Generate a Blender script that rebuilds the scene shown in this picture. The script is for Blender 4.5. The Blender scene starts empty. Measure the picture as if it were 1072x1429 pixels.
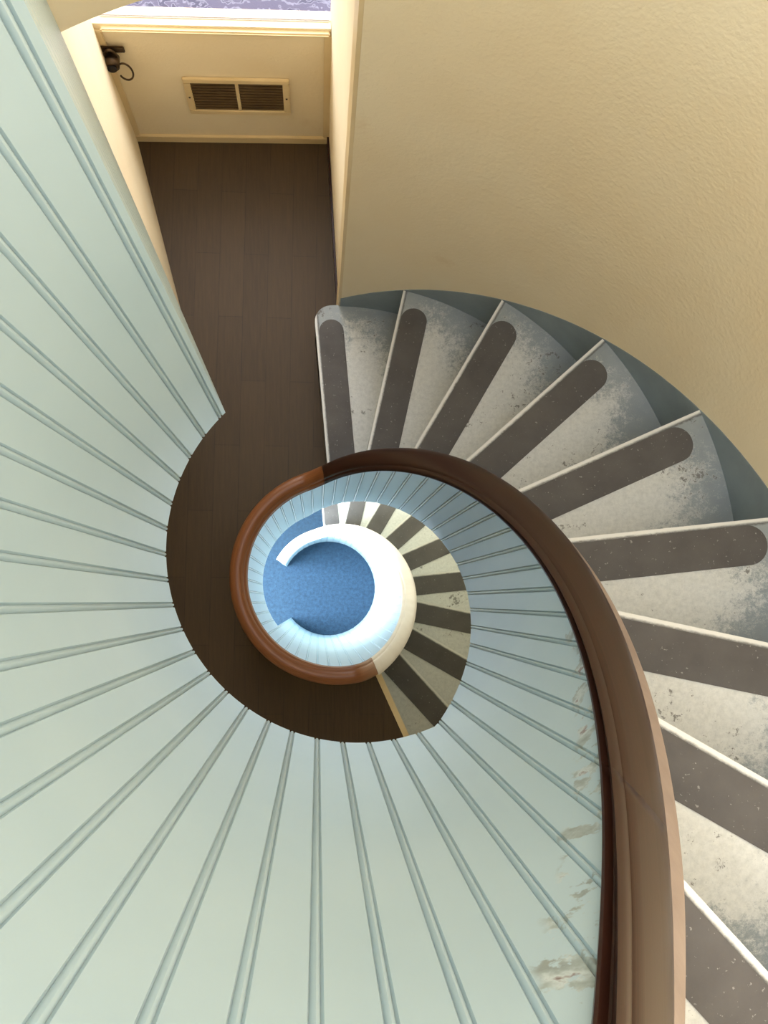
import bpy, bmesh, math, random
from mathutils import Vector, Matrix
random.seed(3)
H=0.2; D=17.84; T1=93.785; T10=T1-9*D
RP=0.2536; RPO=0.2836; R2=0.818
rad=math.radians
def pol(r,a,z=0): return Vector((r*math.cos(rad(a)),r*math.sin(rad(a)),z))
def zf(phi,o,L,cap=None):
    n=math.floor((phi+246.8)/360.0); q=phi-360*n
    v=H*(1+(T1-q)/D)+o
    hi=2.0+L
    if cap is not None and n==0: hi=cap
    return max(L,min(hi,v))-2.0*n
GT=2.86   # top-floor guard height
z_rail=lambda p: zf(p,.30,.40,GT)
z_bot=lambda p: zf(p,-.42,-.40)
z_nose=lambda p: zf(p,0.0,0.0)

# ---------------- materials ----------------
def srgb(r,g,b):
    def c(v):
        v/=255.0
        return v/12.92 if v<=.04045 else ((v+.055)/1.055)**2.4
    return (c(r),c(g),c(b),1)
class M:
    def __init__(s,name,rough=.6,coord='Object'):
        s.m=bpy.data.materials.new(name); s.m.use_nodes=True
        s.nt=s.m.node_tree; s.b=s.nt.nodes['Principled BSDF']; s.b.inputs['Roughness'].default_value=rough
        s.tc=s.nt.nodes.new('ShaderNodeTexCoord'); s.co=s.tc.outputs[coord]
    def n(s,t,**k):
        x=s.nt.nodes.new(t)
        for a,v in k.items(): setattr(x,a,v)
        return x
    def l(s,a,b): s.nt.links.new(a,b)
    def noise(s,scale,detail=4,rough=.55,vec=None,sc=None):
        x=s.n('ShaderNodeTexNoise'); x.inputs['Scale'].default_value=scale; x.inputs['Detail'].default_value=detail; x.inputs['Roughness'].default_value=rough
        v=vec or s.co
        if sc:
            mp=s.n('ShaderNodeMapping'); mp.inputs['Scale'].default_value=sc; s.l(v,mp.inputs[0]); v=mp.outputs[0]
        s.l(v,x.inputs['Vector']); return x.outputs['Fac']
    def ramp(s,f,stops):
        x=s.n('ShaderNodeValToRGB'); e=x.color_ramp.elements
        while len(e)<len(stops): e.new(.5)
        for i,(p,c) in enumerate(stops): e[i].position=p; e[i].color=c if len(c)==4 else (*c,1)
        s.l(f,x.inputs[0]); return x.outputs[0]
    def mix(s,f,a,b,mode='MIX'):
        x=s.n('ShaderNodeMix'); x.data_type='RGBA'; x.blend_type=mode
        if isinstance(f,(int,float)): x.inputs[0].default_value=f
        else: s.l(f,x.inputs[0])
        for i,v in ((6,a),(7,b)):
            if isinstance(v,tuple): x.inputs[i].default_value=v
            else: s.l(v,x.inputs[i])
        return x.outputs[2]
    def math(s,op,a,b=0.0,clamp=False):
        x=s.n('ShaderNodeMath'); x.operation=op; x.use_clamp=clamp
        for i,v in ((0,a),(1,b)):
            if isinstance(v,(int,float)): x.inputs[i].default_value=v
            else: s.l(v,x.inputs[i])
        return x.outputs[0]
    def col(s,c):
        if isinstance(c,tuple): s.b.inputs['Base Color'].default_value=c
        else: s.l(c,s.b.inputs['Base Color'])
        return s
    def bump(s,f,st=.3,dist=.003):
        x=s.n('ShaderNodeBump'); x.inputs['Strength'].default_value=st; x.inputs['Distance'].default_value=dist
        s.l(f,x.inputs['Height']); s.l(x.outputs[0],s.b.inputs['Normal']); return s
W=(1,1,1,1); K=(0,0,0,1)

def mk_wall():
    s=M('cream_plaster',.7)
    big=s.noise(2.2,3); fine=s.noise(110,4,.6)
    c=s.ramp(big,[(.3,srgb(246,228,192)),(.7,srgb(251,238,208))])
    st=s.ramp(s.noise(7,6,.7),[(.64,K),(.8,W)])
    c=s.mix(s.math('MULTIPLY',st,.3),c,srgb(215,178,120))
    s.col(c); s.bump(s.math('ADD',fine,s.math('MULTIPLY',s.noise(40,3),.7)),.34,.003); return s.m
def mk_cream_trim():
    s=M('cream_gloss_paint',.4)
    c=s.ramp(s.noise(6,4),[(.3,srgb(228,204,156)),(.7,srgb(240,220,178))])
    ch=s.ramp(s.noise(28,5,.7),[(.70,K),(.74,W)])
    s.col(s.mix(s.math('MULTIPLY',ch,.5),c,srgb(120,80,40))); s.bump(s.noise(20,3),.1); return s.m
def mk_bead():
    s=M('blue_grey_beadboard_paint',.33)
    c=s.ramp(s.noise(3.0,4),[(.3,srgb(174,196,205)),(.7,srgb(185,205,212))])
    at=s.n('ShaderNodeAttribute'); at.attribute_name='wear'
    chips=s.ramp(s.noise(34,6,.62),[(.50,K),(.53,W)])
    edge=s.ramp(s.math('ADD',at.outputs['Fac'],s.math('MULTIPLY',s.math('SUBTRACT',s.noise(14,3),.5),.9)),[(.42,K),(.52,W)])
    m=s.math('MULTIPLY',chips,edge)
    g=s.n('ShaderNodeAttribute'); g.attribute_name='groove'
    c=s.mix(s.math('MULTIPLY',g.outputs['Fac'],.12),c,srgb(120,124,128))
    wc=s.ramp(s.noise(45,4,.6),[(.38,srgb(132,134,124)),(.50,srgb(160,168,162)),(.60,srgb(205,212,210)),(.66,srgb(124,78,64))])
    s.col(s.mix(s.math('MULTIPLY',m,.75),c,wc)); s.bump(s.noise(8,3),.12,.004)
    return s.m
def mk_wood(name,a,b,rough=.25,coat=.1,spec=.5):
    s=M(name,rough,'UV')
    g=s.noise(1,6,.6,sc=(3,140,1))
    c=s.ramp(g,[(.3,a),(.7,b)])
    sp=s.ramp(s.noise(1,5,.7,sc=(10,300,1)),[(.62,K),(.75,W)])
    s.col(s.mix(s.math('MULTIPLY',sp,.5),c,tuple(x*.4 for x in a[:3])+(1,))); s.bump(g,.06,.001)
    s.b.inputs['Coat Weight'].default_value=coat; s.b.inputs['Specular IOR Level'].default_value=spec; return s.m
def mk_tread():
    s=M('worn_grey_stair_paint',.5)
    uv=s.n('ShaderNodeUVMap'); uv.uv_map='UVMap'
    sep=s.n('ShaderNodeSeparateXYZ'); s.l(uv.outputs[0],sep.inputs[0]); u=sep.outputs[0]; v=sep.outputs[1]
    n1=s.noise(50,14,.95); n2=s.noise(6,4); n3=s.noise(60,6,.75); n4=s.noise(18,5,.7)
    base=s.ramp(n2,[(.3,srgb(136,145,149)),(.7,srgb(160,167,169))])
    mid=s.math('SUBTRACT',1.0,s.math('MULTIPLY',s.math('ABSOLUTE',s.math('SUBTRACT',v,.49)),2.5),clamp=True)
    fr=s.math('SUBTRACT',1.0,s.math('MULTIPLY',s.math('ABSOLUTE',s.math('SUBTRACT',u,.115)),5.0),clamp=True)
    z=s.math('MULTIPLY',mid,fr)
    a=s.math('ADD',s.math('ADD',s.math('MULTIPLY',n1,.85),s.math('MULTIPLY',n4,.20)),s.math('MULTIPLY',z,.38))
    m=s.ramp(a,[(.625,K),(.68,W)])
    c=s.mix(s.math('MULTIPLY',m,.9),base,s.ramp(s.noise(90,5,.8),[(.3,srgb(196,198,194)),(.6,srgb(220,221,216))]))
    d=s.ramp(s.math('ADD',s.math('MULTIPLY',s.noise(50,7,.8),.75),s.math('MULTIPLY',s.noise(9,3),.35)),[(.650,K),(.66,W)])
    c=s.mix(s.math('MULTIPLY',d,.75),c,srgb(84,80,74))
    e=s.ramp(s.math('ADD',u,s.math('MULTIPLY',s.math('SUBTRACT',n3,.5),.006)),[(.006,W),(.009,K)])
    c=s.mix(e,c,srgb(226,226,222))
    dk=s.ramp(s.math('ABSOLUTE',s.math('SUBTRACT',u,s.math('ADD',.0095,s.math('MULTIPLY',s.math('SUBTRACT',n3,.5),.008)))),[(.0008,W),(.002,K)])
    c=s.mix(s.math('MULTIPLY',dk,.8),c,srgb(60,58,54))
    s.col(c); s.bump(s.math('ADD',n3,n1),.3,.0015); return s.m
def mk_plain(name,a,b,scale=8,rough=.6,bump=.15,speck=None):
    s=M(name,rough); c=s.ramp(s.noise(scale,5),[(.3,a),(.7,b)])
    if speck: c=s.mix(s.ramp(s.noise(160,3,.6),[(.67,K),(.70,W)]),c,speck)
    s.col(c); s.bump(s.noise(scale*6,4),bump,.002); return s.m
def mk_floor():
    s=M('brown_plank_floor',.6)
    br=s.n('ShaderNodeTexBrick'); mp=s.n('ShaderNodeMapping'); mp.inputs['Rotation'].default_value=(0,0,rad(92)); s.l(s.co,mp.inputs[0]); s.l(mp.outputs[0],br.inputs[0])
    br.inputs['Scale'].default_value=1.0; br.inputs['Brick Width'].default_value=.42; br.inputs['Row Height'].default_value=.078; br.inputs['Mortar Size'].default_value=.0012
    br.inputs['Color1'].default_value=srgb(62,47,27); br.inputs['Color2'].default_value=srgb(69,53,31); br.inputs['Mortar'].default_value=srgb(50,38,22)
    gr=s.ramp(s.noise(1,6,.7,sc=(150,8,1)),[(.4,K),(.75,W)])
    c=s.mix(s.math('MULTIPLY',gr,.6),br.outputs[0],srgb(84,64,37))
    s.col(c); s.bump(s.noise(200,3),.2,.001); return s.m
def mk_rug():
    s=M('purple_damask_carpet',.9)
    w1=s.n('ShaderNodeTexVoronoi'); w1.inputs['Scale'].default_value=26; s.l(s.co,w1.inputs[0])
    w2=s.n('ShaderNodeTexWave'); w2.wave_type='RINGS'; w2.inputs['Scale'].default_value=11; w2.inputs['Distortion'].default_value=9; w2.inputs['Detail Scale'].default_value=3; s.l(s.co,w2.inputs[0])
    f=s.math('MULTIPLY',s.math('ADD',w1.outputs['Distance'],w2.outputs['Fac']),.6)
    s.col(s.ramp(f,[(.35,srgb(86,84,104)),(.5,srgb(140,138,158)),(.7,srgb(102,98,120))])); s.bump(s.noise(250,2),.4,.002); return s.m
def mk_carpet():
    s=M('blue_carpet',.95)
    s.col(s.ramp(s.noise(60,6,.8),[(.35,srgb(24,46,66)),(.65,srgb(40,68,90))])); s.bump(s.noise(150,3),.6,.004); return s.m
WALL=mk_wall(); TRIM=mk_cream_trim(); BEAD=mk_bead(); TREAD=mk_tread(); FLOOR=mk_floor(); RUG=mk_rug(); CARP=mk_carpet()
MAHO=mk_wood('dark_mahogany',srgb(38,19,14),srgb(58,32,24),.3,0,.28)
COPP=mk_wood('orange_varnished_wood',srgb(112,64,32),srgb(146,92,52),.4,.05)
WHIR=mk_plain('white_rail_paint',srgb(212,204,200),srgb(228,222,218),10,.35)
MOULD=mk_plain('pinkish_grey_rail_moulding',srgb(136,120,113),srgb(158,142,134),14,.5)
STRIP=mk_plain('grey_grip_strip',srgb(84,81,80),srgb(97,94,92),14,.85,.4,srgb(140,138,136))
SKIRT=mk_plain('blue_grey_stringer_paint',srgb(124,138,146),srgb(142,156,163),9,.45)
DARK=mk_plain('dark_void',srgb(28,22,18),srgb(38,30,24),10,.9)
METAL=mk_plain('aged_bronze',srgb(70,56,44),srgb(110,92,72),30,.35); METAL.node_tree.nodes['Principled BSDF'].inputs['Metallic'].default_value=.8
SLAT=mk_plain('brown_enamel_louver',srgb(96,76,50),srgb(114,92,62),30,.5)
CEIL=mk_plain('ceiling_paint',srgb(224,214,190),srgb(232,222,200),5,.7)

# ---------------- mesh helpers ----------------
COL=bpy.context.scene.collection
def empty(name):
    e=bpy.data.objects.new(name,None); COL.objects.link(e); e.empty_display_size=.1; return e
def obj(name,verts,faces,mat,parent=None,smooth=False):
    me=bpy.data.meshes.new(name); me.from_pydata([tuple(v) for v in verts],[],faces); me.update()
    me.materials.append(mat)
    bm=bmesh.new(); bm.from_mesh(me)
    bmesh.ops.recalc_face_normals(bm,faces=bm.faces)
    bm.to_mesh(me); bm.free()
    if smooth:
        me.polygons.foreach_set('use_smooth',[True]*len(me.polygons))
        try: me.set_sharp_from_angle(angle=rad(40))
        except Exception: pass
    o=bpy.data.objects.new(name,me); COL.objects.link(o)
    if parent: o.parent=parent
    return o
def box(name,c,s,mat,parent=None,rot=0,bev=0.0):
    bm=bmesh.new(); bmesh.ops.create_cube(bm,size=1)
    bmesh.ops.scale(bm,vec=s,verts=bm.verts)
    if bev: bmesh.ops.bevel(bm,geom=bm.edges[:],offset=bev,segments=2,affect='EDGES')
    bmesh.ops.rotate(bm,cent=(0,0,0),matrix=Matrix.Rotation(rot,3,'Z'),verts=bm.verts)
    bmesh.ops.translate(bm,vec=c,verts=bm.verts)
    me=bpy.data.meshes.new(name); bm.to_mesh(me); bm.free(); me.materials.append(mat)
    o=bpy.data.objects.new(name,me); COL.objects.link(o)
    if parent: o.parent=parent
    return o
def prism(name,poly,z0,z1,mtop,mside,parent=None):
    bm=bmesh.new()
    b=[bm.verts.new((p[0],p[1],z0)) for p in poly]; t=[bm.verts.new((p[0],p[1],z1)) for p in poly]
    ft=bm.faces.new(t); fb=bm.faces.new(b[::-1]); ft.material_index=0; fb.material_index=1
    n=len(poly)
    for i in range(n):
        f=bm.faces.new((b[i],b[(i+1)%n],t[(i+1)%n],t[i])); f.material_index=1
    bmesh.ops.triangulate(bm,faces=[ft,fb]); bmesh.ops.recalc_face_normals(bm,faces=bm.faces)
    me=bpy.data.meshes.new(name); bm.to_mesh(me); bm.free(); me.materials.append(mtop); me.materials.append(mside)
    o=bpy.data.objects.new(name,me); COL.objects.link(o)
    if parent: o.parent=parent
    return o
def sweep(name,frames,profile,mat,parent=None):
    """frames: (pos, outward dir, arc length, width scale)"""
    V=[];F=[];m=len(profile);uv=[]
    for p,o,s,w in frames:
        for k,(a,z) in enumerate(profile):
            V.append(p+o*(a*w if a>0 else a)+Vector((0,0,z))); uv.append((s,k/m))
    for i in range(len(frames)-1):
        for k in range(m):
            a=i*m+k; b=i*m+(k+1)%m; F.append((a,b,b+m,a+m))
    F.append(tuple(range(m))); F.append(tuple(range((len(frames)-1)*m,len(frames)*m)))
    o=obj(name,V,F,mat,parent,True)
    ul=o.data.uv_layers.new(name='UVMap')
    for lp in o.data.loops: ul.data[lp.index].uv=uv[lp.vertex_index]
    return o

# ---------------- beadboard balustrade ----------------
GD=.0022
BP=[(0,0),(.13,.6),(.26,1),(.39,.55),(.58,0),(.86,-.2),(1.12,0),(1.31,.55),(1.44,1),(1.57,.6),(1.7,0)]
BPROF=[(q,d*GD) for q,d in BP]
STEP=7.5
def bead_panel(name,frames,parent,wearf=None):
    rows=[0,.15,.3,.4,.5,.6,.7,.77,.84,.9,.95,1.0]; V=[];F=[];wear=[];gr=[]
    for j,(p,o,zb,zt,d) in enumerate(frames):
        for t in rows:
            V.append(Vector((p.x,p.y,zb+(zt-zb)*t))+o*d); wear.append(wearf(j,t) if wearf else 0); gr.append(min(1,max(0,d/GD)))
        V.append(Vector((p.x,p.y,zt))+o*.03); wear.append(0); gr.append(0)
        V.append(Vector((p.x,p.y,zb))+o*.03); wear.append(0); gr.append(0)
    m=len(rows)+2
    for i in range(len(frames)-1):
        for k in range(m):
            a=i*m+k;b=i*m+(k+1)%m;F.append((a,b,b+m,a+m))
    F.append(tuple(range(m))); F.append(tuple(range((len(frames)-1)*m,len(frames)*m)))
    o=obj(name,V,F,BEAD,parent,True)
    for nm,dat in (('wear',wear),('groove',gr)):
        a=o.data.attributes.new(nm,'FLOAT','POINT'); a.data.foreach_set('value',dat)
    return o
bal=empty('beadboard_balustrade')
def curved_panel(name,a0,a1,zb=None,wear=None,zt=None):
    angs=[]
    n0=math.floor(a0/STEP)-1
    for b in range(n0,math.ceil(a1/STEP)+1):
        for q,d in BPROF: angs.append((b*STEP+q,d))
        for q in (3.2,4.6,6.0): angs.append((b*STEP+q,0))
    angs=[x for x in angs if a0<x[0]<a1]
    angs=[(a0,0)]+angs+[(a1,0)]
    fr=[(pol(RP,a),pol(1,a),(zb(a) if zb else z_bot(a)),(zt(a) if zt else z_rail(a)-.036),d) for a,d in angs]
    wf=(lambda j,t: wear(angs[j][0],fr[j][2]+(fr[j][3]-fr[j][2])*t,fr[j][3])) if wear else None
    return bead_panel(name,fr,bal,wf)
def wear0(a,z,zt):
    zr=H*(1+(T1-a)/D)+.26
    if -110<a<-5:
        k=max(0,min(1,(a+110)/25.))*max(0,min(1,(-5-a)/30.))
        return max(0,1-abs(zr-z)/(.09+.09*max(0,min(1,(-a-20)/50))))*k
    return 0
A0=-226.2
curved_panel('panel_upper_run',A0,100,wear=wear0)
curved_panel('panel_landing_run',100,291)
curved_panel('panel_lower_run',291,464,zb=lambda a:-2.0)
curved_panel('panel_foot_left',464,511,zb=lambda a:-2.0)
curved_panel('panel_foot_right',577,651,zb=lambda a:-2.0,zt=lambda a:-.401)
A=pol(RP,A0); B=Vector((-.3946,.7164,0)); d=(B-A).normalized(); outw=Vector((-d.y,d.x,0)); 
if outw.x>0: outw=-outw
L=(B-A).length; s=0; pts=[(0,0)]
while s<L-.02:
    for q,dp in BPROF: pts.append((s+.012+q*.0044,max(dp,0)))
    s+=.034
pts.append((L-.004,0))
bead_panel('panel_straight_run',[(A+d*t,outw,1.6,GT-.036,dp) for t,dp in pts],bal)

# ---------------- handrail ----------------
rail=empty('handrail')
RPROF=[(-.004,-.050),(-.0065,-.046),(-.0065,-.041),(-.003,-.037),(-.001,-.034),(-.001,-.030),(-.005,-.026),(-.007,-.019),(-.004,-.012),(-.0005,-.010),(.002,-.0095),(.003,-.006),(.009,-.001),(.017,.002),(.027,.003),(.036,.001),(.043,-.005),(.047,-.014),(.046,-.025),(.040,-.036),(.034,-.050)]
def zs(a): return sum(z_rail(a+q) for q in (-6,-4,-2,0,2,4,6))/7
def wsc(a):
    a=((a+180)%360)-180 if a>100 else a
    t=max(0,min(1,(a-40)/58.)) if a>-80 else 0
    return 1.12*(1-t)+.86*t
def rail_run(name,a0,a1,mat,w=None):
    n=max(8,int(abs(a1-a0)/1.5)); fr=[]
    for i in range(n+1):
        a=a0+(a1-a0)*i/n
        fr.append((pol(RP,a,zs(a)),pol(1,a),rad(a)*.28,w if w else wsc(a)))
    return sweep(name,fr,RPROF,mat,rail)
rail_run('rail_upper_landing',-224,-52,MAHO)
rail_run('rail_upper_flight',-52,98,MAHO)
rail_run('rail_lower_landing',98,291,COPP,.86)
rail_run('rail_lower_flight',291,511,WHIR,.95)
sweep('rail_straight',[(A+d*t+Vector((0,0,GT)),outw,t,1.1) for t in (-.02,.1,.3,L-.004)],RPROF,MAHO,rail)
fr=[]
for i in range(111):
    a=-120+140*i/110; k=max(0,min(1,(20-a)/75.))
    fr.append((pol(RP,a,zs(a)),pol(1,a),rad(a)*.28,.68+.36*k))
sweep('rail_outer_moulding',fr,[(.040,-.012),(.064,-.013),(.0715,-.020),(.072,-.032),(.060,-.058),(.040,-.070)],MOULD,rail)

# ---------------- stairs ----------------
st=empty('spiral_staircase')
def tread(k,lev):
    th=T1-(k-1)*D; z=k*H-2.0*lev
    e=pol(1,th); t=Vector((math.sin(rad(th)),-math.cos(rad(th)),0))
    r0=RPO-.004; r1=R2-.001
    rs=[r0+(r1-.06-r0)*i/10 for i in range(11)]+[r1-.05+.05*math.sin(i*math.pi/16) for i in range(0,9)]
    ws=[0,.1,.25,.4,.6,.8,1.0]
    V=[];F=[];nw=len(ws)
    def P(r,w):
        p=pol(r,th-w*(D+.3))
        if k==1 and r>r1-.05:
            q=.05-math.sqrt(max(0,.05**2-(r-(r1-.05))**2)); p=p+t*q*(1-w)
        return p
    for r in rs:
        for w in ws: p=P(r,w); p.z=z; V.append(p)
    n=len(V)
    for i in range(len(rs)-1):
        for j in range(nw-1):
            a=i*nw+j; F.append((a,a+1,a+nw+1,a+nw))
    for r in rs:
        p=P(r,0); p.z=z-.028; V.append(p)
    for r in rs:
        p=P(r,0)+t*.014; p.z=z-.028; V.append(p)
    for r in rs:
        p=P(r,0)+t*.014; p.z=z-H; V.append(p)
    m=len(rs)
    for i in range(m-1):
        F.append((i*nw,(i+1)*nw,n+i+1,n+i)); F.append((n+i,n+i+1,n+m+i+1,n+m+i)); F.append((n+m+i,n+m+i+1,n+2*m+i+1,n+2*m+i))
    o=obj('tread_%d'%(k+10*lev),V,F,TREAD,st)
    ul=o.data.uv_layers.new(name='UVMap')
    for lp in o.data.loops:
        co=o.data.vertices[lp.vertex_index].co
        ul.data[lp.index].uv=(co.dot(t)+(0 if co.z>z-.001 else .2),co.dot(e))
    u0,u1=.010,.084; ra,rb=RPO+.02,R2-.045; hw=(u1-u0)/2; uc=(u0+u1)/2; C=[]
    for i in range(17):
        a=-math.pi/2+math.pi*i/16; C.append((rb-hw+hw*math.cos(a),uc+hw*math.sin(a)))
    for i in range(17):
        a=math.pi/2+math.pi*i/16; C.append((ra+hw+hw*math.cos(a),uc+hw*math.sin(a)))
    prism('grip_strip_%d'%(k+10*lev),[(e*r+t*u) for r,u in C],z+.0003,z+.0018,STRIP,STRIP,st)
for lev in (0,1):
    for k in range(1,10): tread(k,lev)
    V=[];F=[];N=90
    for i in range(N+1):
        a=88.2-(88.2-T10)*i/N+360*lev
        zt=z_nose(a); V+= [pol(R2-.0015,a,zt),pol(R2-.0015,a,zt-.24),pol(R2+.02,a,zt-.24),pol(R2+.02,a,zt)]
    for i in range(N):
        for k in range(4):
            a=i*4+k;b=i*4+(k+1)%4;F.append((a,b,b+4,a+4))
    obj('wall_string_%d'%lev,V,F,SKIRT,st,True)
    V=[];F=[]
    for i in range(N+1):
        a=T1-(T1-T10)*i/N+360*lev; zt=z_bot(a)+.002
        V+=[pol(RPO-.002,a,zt),pol(R2,a,zt),]
    for i in range(N): F.append((2*i,2*i+1,2*i+3,2*i+2))
    obj('soffit_%d'%lev,V,F,CEIL,st,True)

# ---------------- floors ----------------
def arc(r,a0,a1,n=60): return [pol(r,a0+(a1-a0)*i/n) for i in range(n+1)]
XR0=.0285; XR1=.006; YB=1.449
lp=[pol(RPO-.002,T1),pol(R2-.03,T1),Vector((XR0+.02,R2-.02,0)),Vector((XR0+.01,R2+.06,0)),Vector((XR1+.02,YB+.05,0)),Vector((-.66,YB+.05,0)),Vector((-.45,.70,0))]
lp+=arc(R2+.01,123.5,360+T10,60)+arc(RPO-.002,360+T10,T1,70)[:-1]
prism('floor_landing',lp,-.4,0,FLOOR,CEIL)
n0=pol(1,T10); tt=Vector((math.sin(rad(T10)),-math.cos(rad(T10)),0))
for i,z in enumerate((0,2.0)):
    poly=[n0*(RPO)+tt*.012,n0*(R2-.002)+tt*.012,n0*(R2-.002)-tt*.006,n0*(RPO)-tt*.006]
    prism('trim_%d'%(i+1),poly,z-.03,z+.003,TRIM,TRIM)
    obj('landing_riser_%d'%i,[n0*RPO+Vector((0,0,z)),n0*R2+Vector((0,0,z)),n0*R2+Vector((0,0,z-.4)),n0*RPO+Vector((0,0,z-.4))],[(0,1,2,3)],SKIRT,st)
up=arc(RPO-.002,A0,T10,70)+arc(R2+.01,T10,-241.0,60)+[B+outw*.03,A+outw*.03+d*.02]
prism('floor_upper_landing',up,1.6,2.0,FLOOR,CEIL)
prism('floor_bottom',arc(1.0,0,355,71),-2.1,-2.0,CARP,CEIL)

# ---------------- walls ----------------
def cwall(name,a0,a1,zlo,zhi,mat=WALL,n=80,th=.06):
    V=[];F=[]
    for i in range(n+1):
        a=a0+(a1-a0)*i/n; lo=zlo(a) if callable(zlo) else zlo; hi=zhi(a) if callable(zhi) else zhi
        V+=[pol(R2,a,lo),pol(R2,a,hi),pol(R2+th,a,hi),pol(R2+th,a,lo)]
    for i in range(n):
        for k in range(4):
            a=i*4+k;b=i*4+(k+1)%4;F.append((a,b,b+4,a+4))
    F+=[(0,1,2,3),(4*n,4*n+1,4*n+2,4*n+3)]
    return obj(name,V,F,mat,None,True)
TOP=3.25
cwall('wall_stair',T10,88.0,lambda a:z_nose(a)-.002,TOP)
cwall('wall_header',88.0,122.5,1.6,TOP,n=30)
cwall('wall_left',122.5,360+T10,0,TOP)
cwall('wall_lower_stair',360+T10,360+88,lambda a:z_nose(a)-.002,lambda a:z_nose(a-360)-.01)
cwall('wall_basement',T1,360+T10,-2.0,-.39)
def pwall(name,p,q,z0,z1,side,mat=WALL,th=.05):
    p=Vector(p);q=Vector(q); n=Vector((-(q-p).y,(q-p).x)).normalized()*side*th
    return prism(name,[p,q,q+n,p+n],z0,z1,mat,mat)
pwall('wall_passage_right',(XR0,R2+.0005),(XR1,YB+.04),0,1.6,-1)
pwall('wall_passage_left',(-.437,.70),(-.628,YB+.04),0,1.6,1)
pwall('wall_back',(-.628,YB),(XR1,YB),0,.572,1)
prism('ceiling_passage',[Vector((-.70,.70)),Vector((.1,.86)),Vector((.1,YB)),Vector((-.75,YB))],1.6,1.66,CEIL,CEIL)
def bx(name,x0,x1,y0,y1,z0,z1,mat,parent=None,bev=.002): return box(name,((x0+x1)/2,(y0+y1)/2,(z0+z1)/2),(x1-x0,y1-y0,z1-z0),mat,parent,0,bev)
bx('baseboard_back',-.625,XR1,YB-.010,YB,.0,.035,TRIM)
bx('trim_3',-.60,XR1-.002,YB-.014,YB+.018,.552,.564,TRIM,bev=.004)
bx('trim_4',-.60,XR1-.002,YB+.0185,YB+.027,.552,.578,WHIR,bev=.003)
bx('trim_5',-.622,-.600,YB-.008,YB,.035,.550,TRIM)
bx('trim_6',-.012,XR1+.004,YB-.008,YB,.035,.550,TRIM)
pr=Vector((XR0,R2)); dr=(Vector((XR1,YB))-pr).normalized(); nr=Vector((-1,0))
def casing(name,s0,s1,th,z0,z1,mat):
    a=pr+dr*s0;b=pr+dr*s1
    return prism(name,[a,b,b+nr*th,a+nr*th],z0,z1,mat,mat)
casing('trim_7',.0,.055,.008,.0,1.6,TRIM)
casing('baseboard_right',.055,.62,.006,0,.05,MAHO)
bx('carpeted_platform',-.70,.10,YB+.028,YB+1.0,.50,.570,RUG,bev=.004)
bx('floor_platform',-.75,.15,YB+.05,YB+1.05,.40,.499,CEIL)
# ---------------- vent ----------------
vent=empty('air_vent_grille')
vx0,vx1,vz0,vz1=-.421,-.113,.170,.350; y=YB-.001
bx('backing',vx0+.005,vx1-.005,y-.003,y,vz0+.005,vz1-.005,DARK,vent,0)
fw=.020
bx('frame_top',vx0,vx1,y-.010,y,vz1-fw,vz1,TRIM,vent); bx('frame_bottom',vx0,vx1,y-.010,y,vz0,vz0+fw,TRIM,vent)
bx('frame_left',vx0,vx0+fw,y-.010,y,vz0+fw,vz1-fw,TRIM,vent); bx('frame_right',vx1-fw,vx1,y-.010,y,vz0+fw,vz1-fw,TRIM,vent)
xm=(vx0+vx1)/2; bx('mullion',xm-.005,xm+.005,y-.009,y,vz0+fw,vz1-fw,TRIM,vent)
ns=10
for i in range(ns):
    z=vz0+fw+(vz1-vz0-2*fw)*(i+.5)/ns
    for j,(a,b) in enumerate(((vx0+fw,xm-.005),(xm+.005,vx1-fw))):
        bx('louver_%d_%d'%(i,j),a,b,y-.0075,y-.003,z-.0022,z+.0022,SLAT,vent,0)
for j,x in enumerate((vx0+.01,vx1-.01)):
    bx('screw_%d'%j,x-.003,x+.003,y-.012,y-.009,(vz0+vz1)/2-.003,(vz0+vz1)/2+.003,METAL,vent,.001)
# ---------------- lock ----------------
lock=empty('door_padlock')
def cyl(name,p0,p1,r,mat,parent,seg=20):
    p0=Vector(p0);p1=Vector(p1); dd=p1-p0
    bm=bmesh.new(); bmesh.ops.create_cone(bm,cap_ends=True,segments=seg,radius1=r,radius2=r,depth=dd.length)
    bmesh.ops.bevel(bm,geom=[e for e in bm.edges if len(e.link_faces)==2 and e.calc_face_angle(0)>1],offset=r*.15,segments=2,affect='EDGES')
    q=dd.to_track_quat('Z','Y').to_matrix().to_4x4(); q.translation=(p0+p1)/2
    bmesh.ops.transform(bm,matrix=q,verts=bm.verts)
    me=bpy.data.meshes.new(name); bm.to_mesh(me); bm.free(); me.materials.append(mat)
    for p in me.polygons: p.use_smooth=len(p.vertices)==4
    o=bpy.data.objects.new(name,me); COL.objects.link(o); o.parent=parent; return o
lx,lz=-.594,.455
bx('hasp_plate',lx-.03,lx+.040,YB-.014,YB-.009,lz+.015,lz+.040,METAL,lock,.002)
cyl('lock_body',(lx,YB-.009,lz-.005),(lx,YB-.045,lz-.005),.020,METAL,lock)
cyl('lock_face',(lx,YB-.045,lz-.005),(lx,YB-.052,lz-.005),.013,DARK,lock)
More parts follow.
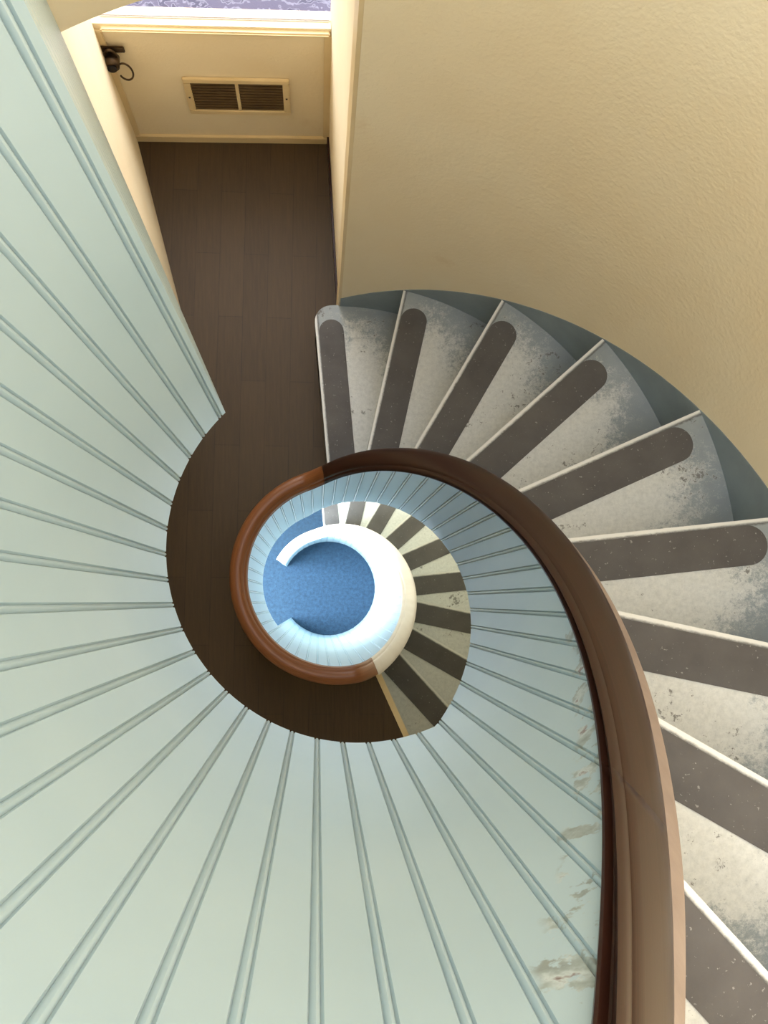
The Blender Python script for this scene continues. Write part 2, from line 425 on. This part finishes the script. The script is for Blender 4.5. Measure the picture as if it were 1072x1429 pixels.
for nm,cx,cz,rr,a0,a1,w in (('shackle',lx,lz+.008,.015,0,180,.004),('hanging_loop',lx+.024,lz-.06,.020,-150,120,.0028)):
    V=[];F=[];n=24;m=8
    for i in range(n+1):
        a=rad(a0+(a1-a0)*i/n); c=Vector((cx+rr*math.cos(a),YB-.02,cz+rr*1.9*math.sin(a))); o_=Vector((math.cos(a),0,math.sin(a)))
        for k in range(m):
            b=2*math.pi*k/m; V.append(c+o_*w*math.cos(b)+Vector((0,w*math.sin(b),0)))
    for i in range(n):
        for k in range(m): F.append((i*m+k,i*m+(k+1)%m,(i+1)*m+(k+1)%m,(i+1)*m+k))
    obj(nm,V,F,METAL,lock,True)

# ---------------- lights / world ----------------
w=bpy.data.worlds.new('World'); bpy.context.scene.world=w; w.use_nodes=True
bg=w.node_tree.nodes['Background']; bg.inputs[0].default_value=(.95,.965,1.0,1); bg.inputs[1].default_value=3.5
def area(name,loc,target,size,energy,color,sy=None):
    l=bpy.data.lights.new(name,'AREA'); l.energy=energy; l.color=color; l.size=size
    if sy: l.shape='RECTANGLE'; l.size_y=sy
    o=bpy.data.objects.new(name,l); COL.objects.link(o); o.location=loc
    o.rotation_euler=(Vector(target)-Vector(loc)).to_track_quat('-Z','Y').to_euler(); return o
area('basement_window_light',(-.72,.0,-1.3),(.3,0.0,-1.42),.45,68,(.74,.86,1.0))
area('platform_room_light',(-.3,2.4,2.0),(-.3,1.6,.6),.8,13,(.98,.97,1.0))
area('upper_wall_fill_light',(-.62,-.35,3.05),(.62,.25,2.1),.5,21,(1,.95,.88))  # added fill lamp that brightens the curved stair wall; no window modelled here

# ---------------- camera ----------------
cam=bpy.data.cameras.new('camera'); co=bpy.data.objects.new('camera',cam); COL.objects.link(co)
co.location=(-.0577,-.0701,2.7461); co.rotation_euler=(.1028,-.0757,-.0269)
cam.sensor_fit='HORIZONTAL'; cam.sensor_width=36; cam.lens=36*1209.55/1072; cam.clip_start=.01
bpy.context.scene.camera=co
try: bpy.context.scene.view_settings.view_transform='Standard'
except Exception: pass
